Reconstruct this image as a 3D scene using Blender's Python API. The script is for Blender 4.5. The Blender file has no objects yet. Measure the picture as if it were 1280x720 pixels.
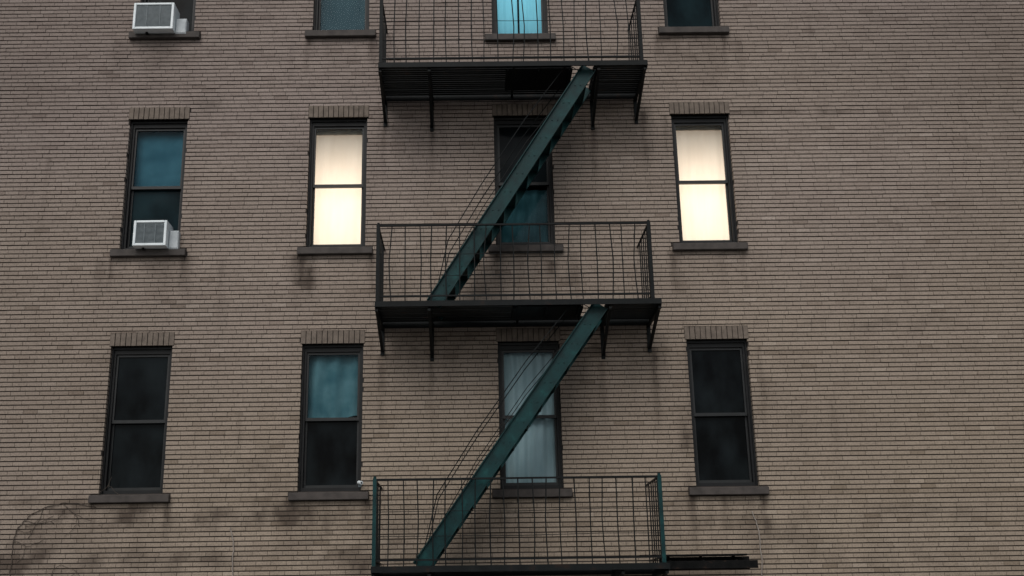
import bpy, math, random
from mathutils import Vector, Matrix, noise
random.seed(7)
R = math.radians
scene = bpy.context.scene
col = scene.collection

# ------------------------------------------------------------------ camera
F = 1364.0
SHX = 0.03
CAM = Vector((0.0, -13.4, 4.0))
cam_d = bpy.data.cameras.new('camera')
cam = bpy.data.objects.new('camera', cam_d)
col.objects.link(cam)
scene.camera = cam
cam_d.sensor_width = 36
cam_d.lens = 36 * F / 1280
cam_d.shift_x = SHX
cam_d.clip_end = 2000
ROT = (Matrix.Rotation(R(-0.5), 3, 'Z') @ Matrix.Rotation(R(90 + 16.35), 3, 'X') @ Matrix.Rotation(R(-0.8), 3, 'Z'))
cam.matrix_world = Matrix.Translation(CAM) @ ROT.to_4x4()
PX = 640 - SHX * 1280

def at(u, v, y=0.0):
    """point of the plane Y = y measured in the photograph"""
    d = ROT @ Vector(((u - PX) / F, -(v - 360) / F, -1))
    t = (y - CAM.y) / d.y
    return CAM + d * t

# ------------------------------------------------------------------ mesh builder
class MB:
    def __init__(self):
        self.v = []; self.f = []
    def box(self, x0, x1, y0, y1, z0, z1):
        b = len(self.v)
        self.v += [(x0,y0,z0),(x1,y0,z0),(x1,y1,z0),(x0,y1,z0),(x0,y0,z1),(x1,y0,z1),(x1,y1,z1),(x0,y1,z1)]
        for q in ((0,3,2,1),(4,5,6,7),(0,1,5,4),(1,2,6,5),(2,3,7,6),(3,0,4,7)):
            self.f.append(tuple(b+i for i in q))
        return self
    def bar(self, p, q, w, h, ref=(0,1,0)):
        p = Vector(p); q = Vector(q)
        a = (q-p).normalized(); r = Vector(ref)
        bb = (r - a*r.dot(a)).normalized(); c = a.cross(bb)
        b = len(self.v)
        for e in (p, q):
            for s, t in ((-1,-1),(1,-1),(1,1),(-1,1)):
                self.v.append(tuple(e + bb*(s*w/2) + c*(t*h/2)))
        for k in ((0,1,2,3),(7,6,5,4),(0,4,5,1),(1,5,6,2),(2,6,7,3),(3,7,4,0)):
            self.f.append(tuple(b+i for i in k))
        return self
    def tube(self, pts, r, n=6):
        pts = [Vector(p) for p in pts]
        b = len(self.v)
        for i, p in enumerate(pts):
            a = (pts[min(i+1, len(pts)-1)] - pts[max(i-1, 0)]).normalized()
            ref = Vector((0,1,0)) if abs(a.y) < .9 else Vector((1,0,0))
            u = (ref - a*ref.dot(a)).normalized(); w = a.cross(u)
            for k in range(n):
                t = 2*math.pi*k/n
                self.v.append(tuple(p + u*(r*math.cos(t)) + w*(r*math.sin(t))))
        for i in range(len(pts)-1):
            for k in range(n):
                self.f.append((b+i*n+k, b+i*n+(k+1)%n, b+(i+1)*n+(k+1)%n, b+(i+1)*n+k))
        self.f.append(tuple(b+k for k in range(n))[::-1])
        self.f.append(tuple(b+(len(pts)-1)*n+k for k in range(n)))
        return self
    def quad(self, a, b_, c, d):
        b = len(self.v); self.v += [tuple(a),tuple(b_),tuple(c),tuple(d)]
        self.f.append((b,b+1,b+2,b+3)); return self
    def build(self, name, mat, parent=None, origin=(0,0,0), smooth=False, bevel=0):
        me = bpy.data.meshes.new(name)
        o = Vector(origin)
        me.from_pydata([tuple(Vector(p)-o) for p in self.v], [], self.f)
        me.materials.append(mat)
        if smooth:
            for p in me.polygons: p.use_smooth = True
        me.update()
        ob = bpy.data.objects.new(name, me)
        col.objects.link(ob)
        if parent is not None: ob.parent = parent
        else: ob.location = o
        if bevel:
            m = ob.modifiers.new('bevel', 'BEVEL'); m.width = bevel; m.segments = 2; m.limit_method = 'ANGLE'
        return ob

def empty(name, loc, label, cat, group=None):
    o = bpy.data.objects.new(name, None); col.objects.link(o)
    o.location = loc; o.empty_display_size = .2
    o['label'] = label; o['category'] = cat
    if group: o['group'] = group
    return o
def tag(o, label, cat, group=None):
    o['label'] = label; o['category'] = cat
    if group: o['group'] = group
    return o

# ------------------------------------------------------------------ materials
def new_mat(name):
    m = bpy.data.materials.new(name); m.use_nodes = True
    nt = m.node_tree
    return m, nt, nt.nodes['Principled BSDF']
def N(nt, t, **kw):
    n = nt.nodes.new(t)
    for k, v in kw.items(): setattr(n, k, v)
    return n
def ramp(nt, fac, stops):
    r = N(nt, 'ShaderNodeValToRGB')
    el = r.color_ramp.elements
    el[0].position, el[0].color = stops[0][0], (*stops[0][1], 1)
    el[1].position, el[1].color = stops[-1][0], (*stops[-1][1], 1)
    for p, c in stops[1:-1]:
        e = el.new(p); e.color = (*c, 1)
    nt.links.new(fac, r.inputs[0]); return r.outputs[0]
def noise_tex(nt, scale, detail=4, stretch=None):
    tc = N(nt, 'ShaderNodeTexCoord'); n = N(nt, 'ShaderNodeTexNoise')
    n.inputs['Scale'].default_value = scale; n.inputs['Detail'].default_value = detail
    if stretch:
        mp = N(nt, 'ShaderNodeMapping'); mp.inputs['Scale'].default_value = stretch
        nt.links.new(tc.outputs['Object'], mp.inputs[0]); nt.links.new(mp.outputs[0], n.inputs['Vector'])
    else: nt.links.new(tc.outputs['Object'], n.inputs['Vector'])
    return n.outputs['Fac']
def mixc(nt, fac, a, b, mode='MIX'):
    m = N(nt, 'ShaderNodeMix', data_type='RGBA', blend_type=mode)
    for s, v in ((m.inputs[0], fac), (m.inputs[6], a), (m.inputs[7], b)):
        if hasattr(v, 'links') or hasattr(v, 'is_linked'): nt.links.new(v, s)
        elif isinstance(v, tuple): s.default_value = (*v, 1)
        else: s.default_value = v
    return m.outputs[2]
def bump(nt, bs, h, strength, dist=.01):
    b = N(nt, 'ShaderNodeBump'); b.inputs['Strength'].default_value = strength; b.inputs['Distance'].default_value = dist
    nt.links.new(h, b.inputs['Height']); nt.links.new(b.outputs[0], bs.inputs['Normal'])

def painted(name, c0, c1, rough=.5, scale=6, b=.2, c2=None, metal=0.0, spec=.5):
    m, nt, bs = new_mat(name)
    st = [(.3, c0), (.62, c1)]
    if c2: st.append((.76, c2))
    nt.links.new(ramp(nt, noise_tex(nt, scale, 8), st), bs.inputs['Base Color'])
    bs.inputs['Roughness'].default_value = rough; bs.inputs['Metallic'].default_value = metal
    bs.inputs['Specular IOR Level'].default_value = spec
    if b: bump(nt, bs, noise_tex(nt, 60, 3), b, .004)
    return m

def brick_mat():
    m, nt, bs = new_mat('taupe_brick')
    at_t = N(nt, 'ShaderNodeAttribute', attribute_name='tone'); at_s = N(nt, 'ShaderNodeAttribute', attribute_name='soot_vignette')
    at_w = N(nt, 'ShaderNodeAttribute', attribute_name='warm')
    a = ramp(nt, at_t.outputs['Fac'], [(0, (.225,.182,.160)), (.35, (.282,.233,.207)), (.75, (.309,.258,.230)), (1, (.360,.305,.275))])
    b = ramp(nt, at_t.outputs['Fac'], [(0, (.230,.184,.138)), (.35, (.290,.238,.184)), (.75, (.318,.262,.205)), (1, (.378,.318,.255))])
    c = mixc(nt, at_w.outputs['Fac'], a, b)
    fine = noise_tex(nt, 55, 6)
    c = mixc(nt, .6, c, ramp(nt, fine, [(.25, (.42,.40,.39)), (.5, (1,1,1)), (.75, (1.28,1.25,1.23))]), 'MULTIPLY')
    fleck = noise_tex(nt, 21, 3)
    c = mixc(nt, ramp(nt, fleck, [(.66, (0,0,0)), (.74, (.55,.55,.55))]), c, (.05,.036,.03))
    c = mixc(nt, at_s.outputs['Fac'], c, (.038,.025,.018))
    nt.links.new(c, bs.inputs['Base Color'])
    bs.inputs['Roughness'].default_value = .85
    bs.inputs['Specular IOR Level'].default_value = .3
    bump(nt, bs, noise_tex(nt, 70, 5, (1,1,.5)), .6, .004)
    return m
BRICK = brick_mat()
MORTAR = painted('dark_mortar', (.026,.021,.018), (.052,.042,.036), .95, 3, .4)
SILL = painted('brown_stone_sill', (.034,.029,.026), (.060,.051,.046), .8, 9, .4)
SOLDIER = painted('soldier_brick', (.100,.080,.064), (.160,.130,.105), .85, 12, .5)
FRAME = painted('black_window_paint', (.0035,.004,.0045), (.007,.008,.009), .5, 5, .15, spec=.25)
SASH = painted('dark_sash_paint', (.006,.0075,.008), (.013,.015,.016), .45, 5, .15, spec=.35)
ROOM = painted('dark_room', (.006,.006,.007), (.010,.010,.011), .9, 3, 0, spec=0)
IRON = painted('black_iron_paint', (.0028,.004,.0045), (.006,.008,.0085), .55, 7, .3, (.020,.011,.008), spec=.15)
RUSTY = painted('rusty_black_iron', (.003,.0035,.0035), (.007,.007,.007), .8, 14, .6, (.030,.018,.012), spec=.1)
TEAL = painted('green_iron_paint', (.0008,.019,.021), (.0018,.035,.037), .45, 9, .5, (.006,.058,.058), spec=.2)
WHITE = painted('white_enamel', (.60,.67,.69), (.74,.80,.82), .4, 6, .1)
GREYFIN = painted('grey_condenser_fins', (.085,.115,.130), (.135,.170,.185), .5, 20, .2)
FILL = painted('pale_grey_filler', (.34,.38,.40), (.46,.50,.52), .6, 9, .2)
DARKFIN = painted('black_grille_back', (.02,.025,.03), (.04,.045,.05), .6, 20, .2)
VINE = painted('dry_vine_bark', (.035,.026,.02), (.07,.055,.043), .9, 20, .4)
PALECABLE = painted('pale_cable_rubber', (.20,.17,.15), (.28,.25,.22), .6, 5, .1)
ASPHALT = painted('street_asphalt', (.035,.035,.037), (.065,.065,.067), .9, 2, .5)
PAVE = painted('concrete_paving', (.20,.195,.185), (.30,.29,.28), .9, 1.5, .4)
ROOFM = painted('roof_felt', (.04,.04,.042), (.07,.07,.07), .9, 2, .4)
ROLLM = painted('beige_roller_tube', (.40,.30,.22), (.50,.39,.30), .7, 8, .1)

def glass_mat():
    m = bpy.data.materials.new('window_glass'); m.use_nodes = True
    nt = m.node_tree; nt.nodes.clear()
    out = N(nt, 'ShaderNodeOutputMaterial'); mx = N(nt, 'ShaderNodeMixShader')
    tr = N(nt, 'ShaderNodeBsdfTransparent'); tr.inputs[0].default_value = (.80,.88,.90,1)
    gl = N(nt, 'ShaderNodeBsdfGlossy'); gl.inputs['Roughness'].default_value = .02
    gl.inputs[0].default_value = (.75,.93,1,1)
    fr = N(nt, 'ShaderNodeFresnel'); fr.inputs[0].default_value = 1.2
    nt.links.new(fr.outputs[0], mx.inputs[0]); nt.links.new(tr.outputs[0], mx.inputs[1]); nt.links.new(gl.outputs[0], mx.inputs[2])
    nt.links.new(mx.outputs[0], out.inputs[0])
    return m
GLASS = glass_mat()
def dark_glass(name, c0, c1, ior):
    m, nt, bs = new_mat(name)
    nt.links.new(ramp(nt, noise_tex(nt, 2.2, 4, (1,1,.6)), [(.38,c0),(.66,c1)]), bs.inputs['Base Color'])
    bs.inputs['Roughness'].default_value = .10
    bs.inputs['IOR'].default_value = ior
    b = N(nt, 'ShaderNodeBump'); b.inputs['Strength'].default_value = .5; b.inputs['Distance'].default_value = .06
    nt.links.new(noise_tex(nt, 1.6, 1), b.inputs['Height']); nt.links.new(b.outputs[0], bs.inputs['Normal'])
    return m
DGLASS = dark_glass('black_window_glass', (.0015,.002,.0025), (.010,.014,.016), 1.13)
TGLASS = dark_glass('dark_teal_window_glass', (.002,.006,.008), (.008,.022,.027), 1.14)

def cloth_mat(name, c0, c1, trans=.0, scale=3, stretch=(1.5,1,.5)):
    m = bpy.data.materials.new(name); m.use_nodes = True
    nt = m.node_tree; nt.nodes.clear()
    out = N(nt, 'ShaderNodeOutputMaterial'); mx = N(nt, 'ShaderNodeMixShader')
    d = N(nt, 'ShaderNodeBsdfDiffuse'); t = N(nt, 'ShaderNodeBsdfTranslucent')
    c = ramp(nt, noise_tex(nt, scale, 5, stretch), [(.3, c0), (.7, c1)])
    nt.links.new(c, d.inputs[0]); nt.links.new(c, t.inputs[0])
    mx.inputs[0].default_value = trans
    nt.links.new(d.outputs[0], mx.inputs[1]); nt.links.new(t.outputs[0], mx.inputs[2]); nt.links.new(mx.outputs[0], out.inputs[0])
    return m
CREAM = cloth_mat('cream_sheer', (.74,.69,.64), (.84,.80,.76), .65, 2)
CYANC = cloth_mat('cyan_sheer', (.34,.60,.66), (.44,.74,.80), .6)
TEALC = cloth_mat('teal_blind_cloth', (.026,.100,.140), (.085,.215,.275), 0, 2, (1,1,1.4))
MUTED = cloth_mat('muted_teal_cloth', (.040,.125,.155), (.16,.29,.32), 0, 3.5, (1,1,.8))
GREYC = cloth_mat('grey_teal_curtain_cloth', (.34,.43,.45), (.50,.58,.60))
DIMC = cloth_mat('dim_blue_cloth', (.022,.058,.076), (.055,.115,.140), 0, 2)
DEEPC = cloth_mat('deep_teal_cloth', (.012,.042,.050), (.065,.150,.170), 0, 4, (1,1,.6))

# ------------------------------------------------------------------ measured layout of the facade
WPX = {(2,1):(160,231,149,150,226,311),(2,2):(389,458,146,382,457,310),(2,3):(615,690,145,619,695,305),(2,4):(840,911,143,848,921,303),
       (3,1):(137,213,432,127,208,616),(3,2):(377,453,430,372,451,614),(3,3):(622,700,427,625,705,610),(3,4):(859,936,424,870,949,608)}
def mean(l): l = list(l); return sum(l)/len(l)
CX = {}; wid = []; ZT = {}; ZB = {}
for c in (1,2,3,4):
    xs = []
    for r in (2,3):
        a,b,t,e,f,g = WPX[r,c]
        xs += [(at(a,t).x+at(b,t).x)/2, (at(e,g).x+at(f,g).x)/2]
        wid += [at(b,t).x-at(a,t).x, at(f,g).x-at(e,g).x]
    CX[c] = mean(xs)
WW = mean(wid)
for r in (2,3):
    ZT[r] = mean(at((w[0]+w[1])/2, w[2]).z for k, w in WPX.items() if k[0]==r)
    ZB[r] = mean(at((w[3]+w[4])/2, w[5]).z for k, w in WPX.items() if k[0]==r)
ZB[1] = mean((at(427,38).z, at(865,35).z)); ZT[1] = ZB[1] + ZT[2]-ZB[2]

SILL_H, SILL_O = .115, .10
LIN_H, LIN_O = .175, .02
wins = {}
blocks = []
for r in (1,2,3):
    for c in (1,2,3,4):
        x0, x1 = CX[c]-WW/2, CX[c]+WW/2
        zb, zt = ZB[r], ZT[r]
        if (r,c) == (1,3): zb -= .08
        wins[r,c] = (x0,x1,zb,zt)
        blocks.append((x0,x1,zb,zt))
        blocks.append((x0-SILL_O,x1+SILL_O,zb-SILL_H,zb))
        blocks.append((x0-LIN_O,x1+LIN_O,zt,zt+LIN_H))

# ------------------------------------------------------------------ fire escape measures
PF = -.95
zp = {1: mean((at(473,84,PF).z, at(808,77,PF).z)), 2: mean((at(470,381,PF).z, at(825,377,PF).z)), 3: mean((at(460,713,PF).z, at(835,709,PF).z))}
XL = mean((at(473,84,PF).x, at(470,381,PF).x, at(461,712,PF).x)); XM = mean((at(808,77,PF).x, at(825,377,PF).x, at(834,709,PF).x))
XRS = {1: XM+.06, 2: XM+.05, 3: XM-.04}
RH = mean((at(640,280,PF).z-zp[2], at(646,597,PF).z-zp[3]))

# ------------------------------------------------------------------ building
BX0, BX1, BZ = -11.5, 13.0, 15.2
bld = empty('apartment_building', (0,0,0), 'taupe brick apartment building with rows of narrow black sash windows', 'building')

# rain and rust runs seen on the photographed wall: (x, top z, width, length, strength)
runs = []
for (u,v,wd,ln,st) in ((372,322,.08,.75,.6),(466,324,.05,.6,.5),(386,338,.035,.5,.5),(362,628,.09,.7,.55),(458,628,.06,.6,.55),(840,318,.035,.55,.5),(930,318,.04,.6,.5),
                       (140,326,.035,.6,.5),(228,326,.04,.5,.45),(866,624,.06,.7,.6),(955,624,.05,.7,.6),(905,626,.04,.5,.4),(118,632,.05,.6,.5),(210,632,.045,.6,.5),(165,632,.04,.4,.35),(690,330,.07,.5,.45),(620,322,.05,.5,.45),
                       (386,52,.035,.6,.5),(465,52,.035,.5,.5),(905,48,.035,.6,.5),(822,48,.035,.5,.45),(858,430,.035,1.5,.38),(842,160,.03,1.3,.34),(950,440,.03,1.4,.28),
                       (480,150,.04,.9,.5),(540,160,.04,.9,.5),(741,160,.04,.9,.5),(803,146,.04,.9,.5),(477,446,.05,1.2,.55),(540,455,.04,1.0,.5),(752,456,.04,1.0,.5),(817,440,.05,1.3,.6),
                       (832,150,.03,1.0,.3),(1010,20,.03,1.3,.2),(1120,260,.03,1.6,.18),(300,20,.03,1.2,.2),(300,520,.03,1.0,.26),(60,200,.03,1.4,.22),(1040,500,.04,1.3,.2),(1200,120,.03,1.6,.16),(275,330,.03,1.0,.2)):
    p = at(u,v); runs.append((p.x,p.z,wd,ln,st))
# brown scuffs: (x, z, rx, rz, strength)
scuffs = []
for (u,v,a,b,st) in ((70,640,.8,.16,.50),(180,648,.7,.12,.35),(300,650,.6,.25,.35),(390,650,.45,.30,.45),(440,700,.35,.25,.42),(20,700,.6,.3,.40),(120,705,.9,.15,.32),(250,700,.6,.12,.32),(900,640,.5,.22,.42),(860,560,.10,.5,.38),(985,665,.5,.25,.3),(1100,700,.9,.16,.2),
                     (375,345,.18,.20,.45),(330,600,.28,.35,.24),(1100,405,1.1,.10,.24),(1150,640,.9,.12,.18),(1000,140,1.6,.05,.30),(660,135,.6,.10,.5),(560,430,.8,.12,.35),(720,430,.6,.12,.35),(260,130,.25,.12,.2),(700,345,.25,.2,.28),(600,665,1.0,.25,.22)):
    p = at(u,v); scuffs.append((p.x,p.z,a,b,st))
def soot_vignette(x, z):
    n1 = noise.fractal(Vector((x*.35, 3.1, z*.5)), 1, 2, 4)
    n2 = noise.noise(Vector((x*7, 1.7, z*.6)))
    n3 = noise.fractal(Vector((x*2.6, 9.1, z*3.6)), .7, 2, 5)
    s = .035 + .11*max(0, n1) + .07*max(0, n2) + .05*n3
    for (x0,x1,zb,zt) in wins.values():
        d = zb - SILL_H - z
        if -.02 < d < 1.0 and x0-.3 < x < x1+.3:
            s += .17 * (1-max(d,0)/1.0) * (.35+1.7*max(-.2,n2+.1))
        d = zt - z
        if 0 < d < (zt-zb) and x0-.16 < x < x1+.16: s += .06
    for (rx,rz,wd,ln,st) in runs:
        d = rz - z
        if -.05 < d < ln and abs(x-rx) < wd*3:
            s += st*math.exp(-((x-rx-.03*n2-.02*n3)/wd)**2)*(1-max(0,d)/ln)*(1+.5*n3)
    for (rx,rz,a,b,st) in scuffs:
        q = ((x-rx)/a)**2 + ((z-rz)/b)**2
        if q < 5: s += st*math.exp(-q)*max(0,.45+1.4*n3)
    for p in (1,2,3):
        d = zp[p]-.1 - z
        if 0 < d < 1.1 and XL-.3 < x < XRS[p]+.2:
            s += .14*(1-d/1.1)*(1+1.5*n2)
    s += .12*max(0, min(1, (-2.6-x)/3.2)) + .10*max(0, min(1, (x-4.2)/3.2)) + .10*max(0, min(1, (z-9.6)/2))  # vignette-like shade toward the sides and top, painted into the brick colour
    return max(0, min(.8, s))
def near_dirt(x, z):
    for (rx,rz,wd,ln,st) in runs:
        if abs(x-rx) < .35 and -.1 < rz-z < ln: return True
    for (rx,rz,a,b,st) in scuffs:
        if abs(x-rx) < a*1.6 and abs(z-rz) < b*1.8: return True
    return False

BL, BH, J, JV = .178, .0440, .0140, .005
verts = []; faces = []; tone = []; soot_vignette_v = []; warm = []
def add_brick(x0,x1,z0,z1,t):
    xm, zm = (x0+x1)/2, (z0+z1)/2
    w = max(0, min(1, .55 + (8.0-zm)*.15 + (xm-1)*.03 + .4*noise.noise(Vector((xm*.25, 5, zm*.4)))))
    k = 5 if near_dirt(xm,zm) else 1
    pr = random.uniform(-.003,.003); r0, r1, r2 = (random.uniform(-.0012,.0012) for _ in range(3))
    b = len(verts)
    for i in range(k+1):
        x = x0+(x1-x0)*i/k; f = i/k
        yb = pr+r0*(1-f)+r1*f
        verts.extend([(x,yb,z0),(x,yb+r2,z1),(x,.11,z0),(x,.11,z1)])
        s = soot_vignette(x, zm); tone.extend([t]*4); soot_vignette_v.extend([s]*4); warm.extend([w]*4)
    for i in range(k):
        a = b+4*i; c = a+4
        faces.extend([(a,c,c+1,a+1),(a+1,c+1,c+3,a+3),(a+2,c+2,c,a)])
    e = b+4*k
    faces.extend([(b,b+1,b+3,b+2),(e+1,e,e+2,e+3)])
nc = int(BZ/(BH+J))
for i in range(nc):
    z0 = i*(BH+J) + random.uniform(-.001,.001); z1 = z0+BH
    x = BX0 - (0 if i % 2 else (BL+JV)/2) - random.uniform(0,.03)
    bl = [k for k in blocks if k[2] < z1 and k[3] > z0]
    rowt = random.uniform(-.12,.12) - (.3 if random.random() < .04 else 0)
    while x < BX1:
        L = BL*random.uniform(.96,1.04)
        a, b = max(x,BX0), min(x+L,BX1)
        x += L+JV
        if b-a < .02: continue
        t = max(0,min(1,random.gauss(.5,.13)+rowt))
        if random.random() < .012: t = 0
        pcs = [(a,b,z0,z1)]
        for k in bl:
            nw = []
            for q in pcs:
                if k[1] <= q[0] or k[0] >= q[1] or k[3] <= q[2] or k[2] >= q[3]: nw.append(q); continue
                if q[0] < k[0]: nw.append((q[0],k[0],q[2],q[3]))
                if q[1] > k[1]: nw.append((k[1],q[1],q[2],q[3]))
                m0, m1 = max(q[0],k[0]), min(q[1],k[1])
                if q[2] < k[2]: nw.append((m0,m1,q[2],k[2]))
                if q[3] > k[3]: nw.append((m0,m1,k[3],q[3]))
            pcs = nw
        for q in pcs:
            if q[1]-q[0] > .012 and q[3]-q[2] > .012: add_brick(*q, t)
me = bpy.data.meshes.new('brick_facade'); me.from_pydata(verts, [], faces)
for nm, data in (('tone',tone),('soot_vignette',soot_vignette_v),('warm',warm)):
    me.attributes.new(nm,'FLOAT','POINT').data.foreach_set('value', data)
me.materials.append(BRICK); me.update()
fac = bpy.data.objects.new('brick_facade', me); col.objects.link(fac); fac.parent = bld
# mortar bed behind the bricks, with the window openings left free
E = .004
mo = MB()
ob = [(x0-E,x1+E,zb-E,zt+E) for (x0,x1,zb,zt) in wins.values()]
zs = sorted({0.0, BZ} | {k[2] for k in ob} | {k[3] for k in ob})
for z0, z1 in zip(zs, zs[1:]):
    zm = (z0+z1)/2; x = BX0+.004
    for k in sorted(k for k in ob if k[2] < zm < k[3]):
        mo.box(x,k[0],.012,.25,z0,z1); x = k[1]
    mo.box(x,BX1-.004,.012,.25,z0,z1)
mo.build('mortar_bed', MORTAR, bld)
sd = MB()
sd.box(BX0,BX0+.25,.26,11,0,BZ).box(BX1-.25,BX1,.26,11,0,BZ).box(BX0+.25,BX1-.25,10.75,11,0,BZ)
sd.build('side_wall', SOLDIER, bld)
MB().box(BX0-.05,BX1+.05,-.04,11.05,BZ+.003,BZ+.28).build('roof', ROOFM, bld)
cn = MB(); cn.box(BX0-.1,BX1+.1,-.30,-.045,BZ-.25,BZ+.36).box(BX0-.1,BX1+.1,-.16,-.012,BZ-.5,BZ-.253)
cn.build('cornice', SILL, bld)

# windows
WLAB = {(1,1):'window holding the topmost air conditioner',(1,2):'top row window with a dull blue blind',(1,3):'window glowing cyan behind the top railing',(1,4):'dark top row window right of the fire escape',
        (2,1):'window with blue upper pane above a small air conditioner',(2,2):'lit window left of the fire escape',(2,3):'dark window behind the upper green stair',(2,4):'lit window right of the fire escape',
        (3,1):'black window at lower left',(3,2):'window with teal cloth in its upper pane',(3,3):'window with pale grey curtain behind the lower stair',(3,4):'black window at lower right'}
DARKP = {(1,1):{0:DGLASS,1:DGLASS},(1,4):{0:TGLASS,1:TGLASS},(2,1):{1:TGLASS},(2,3):{0:DGLASS},(3,1):{0:DGLASS,1:DGLASS},(3,2):{1:DGLASS},(3,4):{0:DGLASS,1:DGLASS}}
def window(r, c):
    x0,x1,zb,zt = wins[r,c]
    o = .002
    f = MB()
    jw, hd, bt = .05, .085, .045
    f.box(x0-o,x0+jw,.085,.22,zb-o,zt+o).box(x1-jw,x1+o,.085,.22,zb-o,zt+o)
    f.box(x0+jw,x1-jw,.085,.22,zt-hd,zt+o).box(x0+jw,x1-jw,.085,.22,zb-o,zb+bt)
    f.box(x0+.002,x0+.022,.060,.084,zb+.002,zt-.002).box(x1-.022,x1-.002,.060,.084,zb+.002,zt-.002).box(x0+.022,x1-.022,.060,.084,zt-.030,zt-.002)
    w = f.build('window', FRAME, bld); w['label'] = WLAB[r,c]
    a0,a1,b0,b1 = x0+jw, x1-jw, zb+bt, zt-hd
    m = (b0+b1)/2
    for k, (y0,y1,s0,s1) in enumerate(((.110,.145,m-.022,b1),(.150,.185,b0,m+.022))):
        st, rl = .026, .040
        s = MB(); e=.001
        s.box(a0+e,a0+st,y0,y1,s0,s1-e).box(a1-st,a1-e,y0,y1,s0,s1-e)
        s.box(a0+st,a1-st,y0,y1,s0,s0+rl).box(a0+st,a1-st,y0,y1,s1-rl*.8,s1-e)
        s.build('sash', SASH, w)
        ym = (y0+y1)/2; tl = random.uniform(-.004,.004)
        p = MB(); p.quad((a0+st-.004,ym,s0+rl-.004),(a1-st+.004,ym+tl,s0+rl-.004),(a1-st+.004,ym,s1-rl*.8+.004),(a0+st-.004,ym,s1-rl*.8+.004))
        p.build('pane', DARKP.get((r,c),{}).get(k, GLASS), w)
    s = MB(); sx0,sx1 = x0-SILL_O+.004, x1+SILL_O-.004
    pr = .07
    s.v += [(sx0,-pr,zb-SILL_H+.004),(sx1,-pr,zb-SILL_H+.004),(sx1,.2,zb-SILL_H+.004),(sx0,.2,zb-SILL_H+.004),(sx0,-pr,zb-.022),(sx1,-pr,zb-.022),(sx1,.2,zb-.003),(sx0,.2,zb-.003)]
    for q in ((0,3,2,1),(4,5,6,7),(0,1,5,4),(1,2,6,5),(2,3,7,6),(3,0,4,7)): s.f.append(q)
    s.build('sill', SILL, w, bevel=.006)
    l = MB(); n = 12; lx0,lx1 = x0-LIN_O, x1+LIN_O; bw = (lx1-lx0)/n
    for i in range(n):
        pr = random.uniform(.006,.012)
        l.box(lx0+i*bw+.005,lx0+(i+1)*bw-.005,-pr,.12,zt+.004,zt+LIN_H-.006)
    l.build('lintel', SOLDIER, w)
    rm = MB(); q0,q1,z0,z1 = x0-.25,x1+.25,zb-.2,zt+.15
    rm.quad((q0,1.4,z0),(q1,1.4,z0),(q1,1.4,z1),(q0,1.4,z1))
    rm.quad((q0,.251,z0),(q0,1.4,z0),(q0,1.4,z1),(q0,.251,z1)).quad((q1,.251,z0),(q1,1.4,z0),(q1,1.4,z1),(q1,.251,z1))
    rm.quad((q0,.251,z0),(q1,.251,z0),(q1,1.4,z0),(q0,1.4,z0)).quad((q0,.251,z1),(q1,.251,z1),(q1,1.4,z1),(q0,1.4,z1))
    rm.build('room', ROOM, w)
    return w
for k in wins: window(*k)

def curtain(r, c, mat, label, cat='curtain', f0=0.0, f1=1.0, u0=0.0, u1=1.0, folds=9, amp=.012, y=.225, sag=0.0, band=None):
    x0,x1,zb,zt = wins[r,c]
    X0, X1 = x0+.03+(WW-.06)*u0, x0+.03+(WW-.06)*u1
    Z0, Z1 = zb+.02+(zt-zb-.04)*f0, zb+.02+(zt-zb-.04)*f1
    m = MB(); nx, nz = 60, 14; ph = random.uniform(0,6)
    for j in range(nz+1):
        for i in range(nx+1):
            u, v = i/nx, j/nz
            yy = y + amp*math.sin(u*folds*6.283+ph+.6*math.sin(v*3+ph)) + amp*.6*math.sin(u*folds*2.7+v*2)
            zz = Z0+(Z1-Z0)*v - sag*(1-v)*math.sin(u*math.pi*1.3+.4)*.5
            m.v.append((X0+(X1-X0)*u, yy, zz))
    for j in range(nz):
        for i in range(nx):
            a = j*(nx+1)+i; m.f.append((a,a+1,a+nx+2,a+nx+1))
    org = ((X0+X1)/2,y,Z0)
    o = m.build(cat.replace(' ','_'), mat, None, org, smooth=True)
    if band:
        b = MB().box(X0,X1,y-.022,y-.016,Z1-band,Z1-.005).tube([(X0,y-.019,Z1-band),(X1,y-.019,Z1-band)], .007, 8)
        b.build('valance', ROLLM, o, org)
    return tag(o, label, cat)
curtain(1,2,DIMC,'dull blue blind in the top window left of the fire escape','blind',.05,1,folds=3,amp=.004)
curtain(1,3,CYANC,'bright cyan curtain half, left of the gap, behind the top railing','curtain',0,1,0,.47,folds=4,amp=.006)
curtain(1,3,CYANC,'bright cyan curtain half, right of the gap, behind the top railing','curtain',0,1,.51,1,folds=4,amp=.006)
curtain(2,1,TEALC,'blue blind in the upper pane above the lower air conditioner','blind',.47,1,folds=2,amp=.004)
curtain(2,2,CREAM,'cream blind glowing in the lit window left of the fire escape','blind',0,1,folds=5,amp=.004,y=.232,band=.135)
curtain(2,4,CREAM,'cream blind glowing in the lit window right of the fire escape','blind',0,1,folds=6,amp=.004,y=.232,band=.120)
curtain(2,3,DEEPC,'teal half curtain in the lower pane behind the upper green stair','curtain',0,.46,folds=5,amp=.010)
curtain(3,2,MUTED,'teal cloth hung across the upper pane left of the lower stair','curtain',.50,1,folds=3,amp=.018,sag=.10)
curtain(3,3,GREYC,'pale grey curtain behind both panes beside the lower green stair','curtain',0,1,folds=6,amp=.012)

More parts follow.
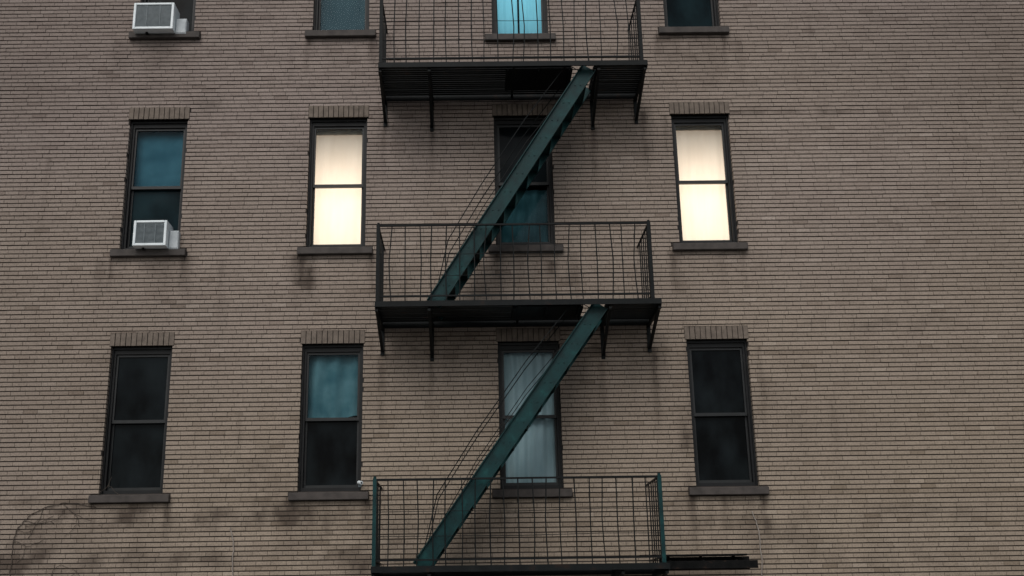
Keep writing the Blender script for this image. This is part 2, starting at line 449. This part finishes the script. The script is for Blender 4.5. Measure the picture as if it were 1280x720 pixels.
def room_lamp(r, c, color, power, dz=.0, d=.9):
    x0,x1,zb,zt = wins[r,c]
    l = bpy.data.lights.new('room_lamp','AREA'); l.shape='RECTANGLE'; l.size=WW*1.4; l.size_y=(zt-zb)*.8
    l.color=color; l.energy=power
    o = bpy.data.objects.new('room_lamp', l); col.objects.link(o)
    o.location=((x0+x1)/2,d,(zb+zt)/2+dz); o.rotation_euler=(R(-90),0,0)
room_lamp(2,2,(1,.76,.58),27,-.34,.8)
room_lamp(2,4,(1,.76,.58),27,-.34,.8)
room_lamp(1,3,(.50,.88,1),13)

# ------------------------------------------------------------------ fire escape
fe_o = Vector((mean((XL,XM)), 0, zp[3]-.45))
fe = empty('fire_escape', fe_o, 'black iron fire escape with green zigzag stairs bolted to the brick wall', 'fire escape')
stairs = {1: (at(542,380,-.8).x, at(736,92,-.8).x), 2: (at(525,708,-.8).x, at(751,392,-.8).x)}
for p in (1,2,3):
    z = zp[p]; XR = XRS[p]
    BRX = [XL+.02, mean((at(540,145).x, at(540,440).x)), mean((at(741,145).x, at(753,440).x)), XM-.01+(.04 if p < 3 else -.06)]
    g = MB()
    g.box(XL,XR,PF,PF+.012,z-.022,z+.045).box(XL,XR,-.05,-.038,z-.05,z+.045)
    g.box(XL+.001,XL+.013,PF+.012,-.05,z-.04,z+.045).box(XR-.013,XR-.001,PF+.012,-.05,z-.04,z+.045)
    for bx in BRX[1:3]:
        g.box(bx-.02,bx+.02,PF+.012,-.05,z-.017,z+.010)
    xm = mean(BRX[1:3])
    g.box(xm-.015,xm+.015,PF+.012,-.05,z-.015,z+.010)
    if p in stairs:
        hx1 = stairs[p][1]+.05; hx0 = hx1-.26
        g.box(hx0-.012,hx0-.001,-.86,-.26,z-.04,z+.010).box(hx1+.001,hx1+.012,-.86,-.26,z-.04,z+.010)
    pl = g.build('platform', IRON, fe, fe_o)
    s = MB(); y = PF+.020
    while y+.046 < -.05:
        segs = [(XL+.015,XR-.015)]
        if p in stairs and y+.04 > -.86 and y < -.26: segs = [(XL+.015,hx0-.013),(hx1+.013,XR-.015)]
        for a,b in segs: s.box(a,b,y,y+.046,z+.013+random.uniform(-.002,.002),z+.021)
        y += .0575
    s.build('floor_slats', IRON, pl, fe_o)
    if p in stairs:
        h = MB(); h.box(hx0-.85,hx0-.02,-.84,-.28,z-.012,z-.004)
        for f in (.0,.5,1): xx = hx0-.84+.79*f; h.box(xx,xx+.03,-.84,-.28,z-.034,z-.0125)
        h.build('hatch', IRON, pl, fe_o)
    # railing
    r = MB(); zt = z+RH; yf = PF+.02; x0, x1 = XL+.03, {1:XM-.01,2:XM-.05,3:XM-.10}[p]
    r.box(x0-.012,x1+.012,yf-.014,yf+.014,zt-.010,zt+.010).box(x0-.006,x1+.006,yf-.008,yf+.008,z+.10,z+.118)
    for fz in (.37,.64): r.tube([(x0,yf,z+RH*fz),(x0+(x1-x0)*.27,yf,z+RH*fz+random.gauss(0,.008)),((x0+x1)/2,yf,z+RH*fz-.008),(x0+(x1-x0)*.8,yf,z+RH*fz+random.gauss(0,.008)),(x1,yf,z+RH*fz)], .0038, 5)
    n = int((x1-x0)/.158)
    for i in range(1,n):
        bx = x0+(x1-x0)*i/n + random.uniform(-.018,.018)
        k = random.gauss(0,.014)
        r.tube([(bx,yf,z+.02),(bx+k*.7,yf,z+RH*.3),(bx+k,yf+random.uniform(-.008,.008),z+RH*.55),(bx+random.gauss(0,.005),yf,zt-.008)], random.uniform(.0062,.0080), 5)
    for xs in (x0,x1):
        r.box(xs-.010,xs+.010,yf+.015,-.005,zt-.009,zt+.009).box(xs-.007,xs+.007,yf+.009,-.005,z+.10,z+.116)
        for j in range(1,6):
            yy = yf + (-.03-yf)*j/6
            r.tube([(xs,yy,z+.02),(xs+random.gauss(0,.004),yy,zt-.008)], .0078, 5)
    rl = r.build('railing', IRON, fe, fe_o)
    for xs in (x0,x1):
        c = MB(); c.box(xs-.021,xs+.021,yf-.021,yf+.021,z+.047,zt+.012)
        c.tube([(xs,yf,zt+.011),(xs,yf,zt+.035)], .016, 8)
        c.build('corner_post', TEAL if p==3 else IRON, rl, fe_o)
    for j, bx in enumerate(BRX):
        b = MB(); d = .42 if j in (1,2) else .34
        b.box(bx-.024,bx+.024,-.016,-.002,z-d-.06,z-.052)
        b.bar((bx,-.018,z-d),(bx,PF+.08,z-.04),.035,.035,(1,0,0))
        b.box(bx-.018,bx+.018,PF+.03,-.017,z-.070,z-.0415)
        b.build('bracket', IRON, fe, fe_o)
# green stairs
for k, (Xb, Xt) in stairs.items():
    zb_, zt_ = zp[k+1]+.03, zp[k]+.0
    yf, yb = -.83, -.31
    a = Vector((Xb,0,zb_)); t = Vector((Xt,0,zt_)); u = (t-a).normalized(); nrm = Vector((-u.z,0,u.x))
    hw = .085
    m = MB()
    for y, s in ((yf,1),(yb,-1)):
        A = a+Vector((0,y,0)); B = t+Vector((0,y,0))
        m.bar(A,B,.010,hw*2,(0,1,0))
        for sg in (-1,1):
            off = nrm*(sg*(hw+.005)) - Vector((0,s*.016,0))
            m.bar(A+off,B+off,.046,.010,(0,1,0))
    for fr in (.12,.5,.88):
        c = a.lerp(t,fr)
        m.tube([(c.x,yf+.002,c.z),(c.x,yb-.002,c.z)], .009, 6)
    nt_ = int((zt_-zb_)/.225)
    for i in range(1,nt_):      # bolt heads on the outer stringer
        c = a.lerp(t,i/nt_)
        for dx in (-.035,.035): m.tube([(c.x+dx,yf-.013,c.z),(c.x+dx,yf-.004,c.z)], .010, 6)
    st = m.build('staircase', TEAL, fe, fe_o)
    for i in range(1,nt_):
        c = a.lerp(t,i/nt_)
        MB().box(c.x-.075,c.x+.105,yf+.007,yb-.007,c.z-.008,c.z+.002).box(c.x+.098,c.x+.105,yf+.007,yb-.007,c.z-.034,c.z-.0085).build('tread', TEAL, st, fe_o)
    for y in (yf,yb):
        h = MB(); up = Vector((0,0,.62))
        P = [a.lerp(t,f)+Vector((0,y,0)) for f in (.02,.30,.58,.86)]
        h.tube([P[0]+Vector((0,0,.12)), P[0].lerp(P[1],.25)+up*.86, P[1]+up*.98, P[2]+up*.97, P[3]+up*.8, a.lerp(t,.95)+Vector((0,y,.10))], .0065, 6)
        h.tube([P[0]+Vector((0,0,.10)), P[1]+up*.45, P[2]+up*.45, a.lerp(t,.93)+Vector((0,y,.10))], .0048, 5)
        h.build('handrail', IRON, st, fe_o)
# long steel plank stowed beside the lowest platform
XR = XRS[3]
p0, p1 = at(822,712,-.35), at(945,712,-.35); h = at(890,696,-.35).z-at(890,712,-.35).z
g = MB(); g.box(XR+.005,p1.x,-.47,-.455,p0.z,p0.z+h*.62).box(XR+.005,p1.x-.03,-.20,-.185,p0.z,p0.z+h)
g.box(XR-.25,p1.x-.10,-.40,-.22,p0.z+h+.002,p0.z+h+.022)
x = XR+.03
while x < p1.x-.06:
    g.box(x,x+.05,-.454,-.201,p0.z+.03,p0.z+.045); x += .075
for f in (.1,.45,.8): g.bar((XR+(p1.x-XR)*f,-.463,p0.z+h*.3),(XR+(p1.x-XR)*f,-.19,p0.z+h*1.0),.03,.03,(1,0,0))
g.build('extension_plank', RUSTY, fe, fe_o, bevel=.003)

# ------------------------------------------------------------------ air conditioners
def air_conditioner(u0,u1,v0,v1,yf,label,win,pw,ph):
    A, B = at(u0,v1,yf), at(u1,v0,yf)
    x0,x1 = A.x,B.x; z1 = B.z; z0 = A.z
    zsill = wins[win][2]-.02
    o = Vector(((x0+x1)/2,-.02,z0))
    root = empty('air_conditioner', o, label, 'air conditioner', 'window air conditioners')
    b = .034
    c = MB()
    c.box(x0,x1,yf+.03,.10,z0,z1)
    c.box(x0,x0+b,yf,yf+.029,z0,z1).box(x1-b,x1,yf,yf+.029,z0,z1).box(x0+b,x1-b,yf,yf+.029,z1-b*.9,z1).box(x0+b,x1-b,yf,yf+.029,z0,z0+b)
    c.build('casing', WHITE, root, o, bevel=.006)
    g = MB(); z = z0+b+.004
    while z < z1-b*.9-.008:
        g.box(x0+b,x1-b,yf+.010,yf+.022,z,z+.009); z += .016
    for f in (.33,.66):
        xm = x0+(x1-x0)*f; g.box(xm-.004,xm+.004,yf+.004,yf+.0095,z0+b,z1-b*.9)
    g.build('rear_grille', GREYFIN, root, o)
    MB().box(x0+b+.001,x1-b-.001,yf+.0245,yf+.0285,z0+b+.001,z1-b*.9-.001).build('condenser', DARKFIN, root, o)
    zz = min(z0-.01, zsill+.03)
    f = MB(); f.box(x1+.004,x1+pw,-.075,.05,zz,zz+ph)
    f.box(x1+.012,x1+pw-.008,-.083,-.0755,zz+.012,zz+ph-.012)
    f.build('side_filler', FILL, root, o, bevel=.004)
    MB().box(x0+.03,x1-.03,-.06,.0,zsill-.01,z0-.001).bar((o.x-.1,yf+.08,z0-.012),(o.x-.1,-.061,z0-.012),.03,.02,(1,0,0)).build('support_bracket', IRON, root, o)
    return root
air_conditioner(165,209,275,307,-.20,'smaller white air conditioner in window under the blue pane',(2,1),.125,.25)
air_conditioner(165,218,3,36,-.20,'larger white air conditioner in the topmost left window',(1,1),.15,.23)

# ------------------------------------------------------------------ small wall fixtures
o = at(450,606)
o = Vector((o.x,0,o.z))
sc = empty('security_camera', o, 'small white security camera on the brick beside the teal cloth window', 'camera')
MB().box(o.x-.02,o.x+.02,-.016,-.006,o.z-.03,o.z+.02).build('mounting_plate', GREYFIN, sc, o, bevel=.003)
MB().tube([(o.x,-.016,o.z),(o.x+.003,-.05,o.z),(o.x+.005,-.06,o.z+.014)], .006, 8).build('arm', GREYFIN, sc, o, smooth=True)
MB().tube([(o.x-.01,-.04,o.z+.024),(o.x-.01,-.043,o.z+.024),(o.x+.03,-.13,o.z+.010)], .022, 14).build('camera_body', WHITE, sc, o)
MB().tube([(o.x+.0303,-.1305,o.z+.0099),(o.x+.033,-.137,o.z+.009)], .011, 12).build('lens', DARKFIN, sc, o)
def spline(P, wob=.004):
    Q = []
    for i in range(len(P)-1):
        a = P[max(i-1,0)]; b = P[i]; c = P[i+1]; d = P[min(i+2,len(P)-1)]
        for k in range(6):
            t = k/6
            Q.append(.5*((2*b)+(c-a)*t+(2*a-5*b+4*c-d)*t*t+(3*b-a-3*c+d)*t**3) + Vector((random.gauss(0,wob),0,random.gauss(0,wob))))
    Q.append(P[-1]); return Q
def cable(pts, r, mat, label):
    P = [at(u,v) for u,v in pts]
    Q = spline([Vector((p.x,-.006-r,p.z)) for p in P])
    return tag(MB().tube(Q, r, 6).build('wall_cable', mat, None, Q[-1].copy(), smooth=True), label, 'cable')
cable([(288,660),(292,680),(291,705),(293,740)], .007, PALECABLE, 'pale cable hanging down the brick near the bottom, left of the fire escape')
cable([(940,640),(947,660),(951,690),(953,740)], .007, PALECABLE, 'pale cable hanging down the brick beneath the black window at lower right')
# leafless creeper: a main stem and its side shoots, all lying on the bricks
rv = random.Random(21)
vm = MB()
main = spline([Vector((p.x,-.011,p.z)) for p in (at(u,v) for u,v in ((12,745),(15,700),(20,668),(36,646),(62,633),(86,629),(120,634)))], .006)
vm.tube(main, .0050, 5)
def shoot(p, ang, n, r, depth):
    pts = [p.copy()]
    for i in range(n):
        ang += rv.gauss(0,.35)
        p = p + Vector((math.cos(ang)*.055, 0, math.sin(ang)*.055)); pts.append(p.copy())
        if depth and rv.random() < .28: shoot(p, ang+rv.choice((-1,1))*rv.uniform(.5,1.1), int(n*.6), r*.75, depth-1)
    vm.tube(pts, r, 4)
for i in range(4, len(main)-1, 6):
    shoot(main[i], rv.choice((rv.uniform(-.4,.6), rv.uniform(-2.2,-.9), rv.uniform(.2,1.2))), rv.randint(6,12), .0034, 1)
tag(vm.build('dead_creeper', VINE, None, main[0].copy()), 'thin dark leafless creeper branching under the black window at lower left', 'creeper')

# ------------------------------------------------------------------ ground
def struct(o): o['kind'] = 'structure'; return o
struct(MB().box(-400,400,-400,400,-.3,-.13).build('ground', ASPHALT))
struct(MB().box(-60,60,-4,11.5,-.129,-.001).build('pavement', PAVE))

# ------------------------------------------------------------------ light
w = bpy.data.worlds.new('World'); scene.world = w; w.use_nodes = True
nt = w.node_tree; bg = nt.nodes['Background']
sky = N(nt,'ShaderNodeTexSky', sky_type='NISHITA'); sky.sun_disc = False
sky.sun_elevation = R(48); sky.sun_rotation = R(195); sky.air_density = 1.2; sky.dust_density = 3.0
hs = N(nt,'ShaderNodeHueSaturation'); hs.inputs['Saturation'].default_value = .35
nt.links.new(sky.outputs[0], hs.inputs['Color']); nt.links.new(hs.outputs[0], bg.inputs[0])
bg.inputs[1].default_value = .115
sl = bpy.data.lights.new('sun','SUN'); sl.energy = 1.15; sl.angle = R(45); sl.color = (1,.95,.9)
so = bpy.data.objects.new('sun', sl); col.objects.link(so); so.location = (-5,-20,30)
so.rotation_euler = Vector((.25,.65,-.75)).to_track_quat('-Z','Y').to_euler()
scene.view_settings.view_transform = 'Standard'; scene.view_settings.look = 'None'; scene.view_settings.exposure = 0
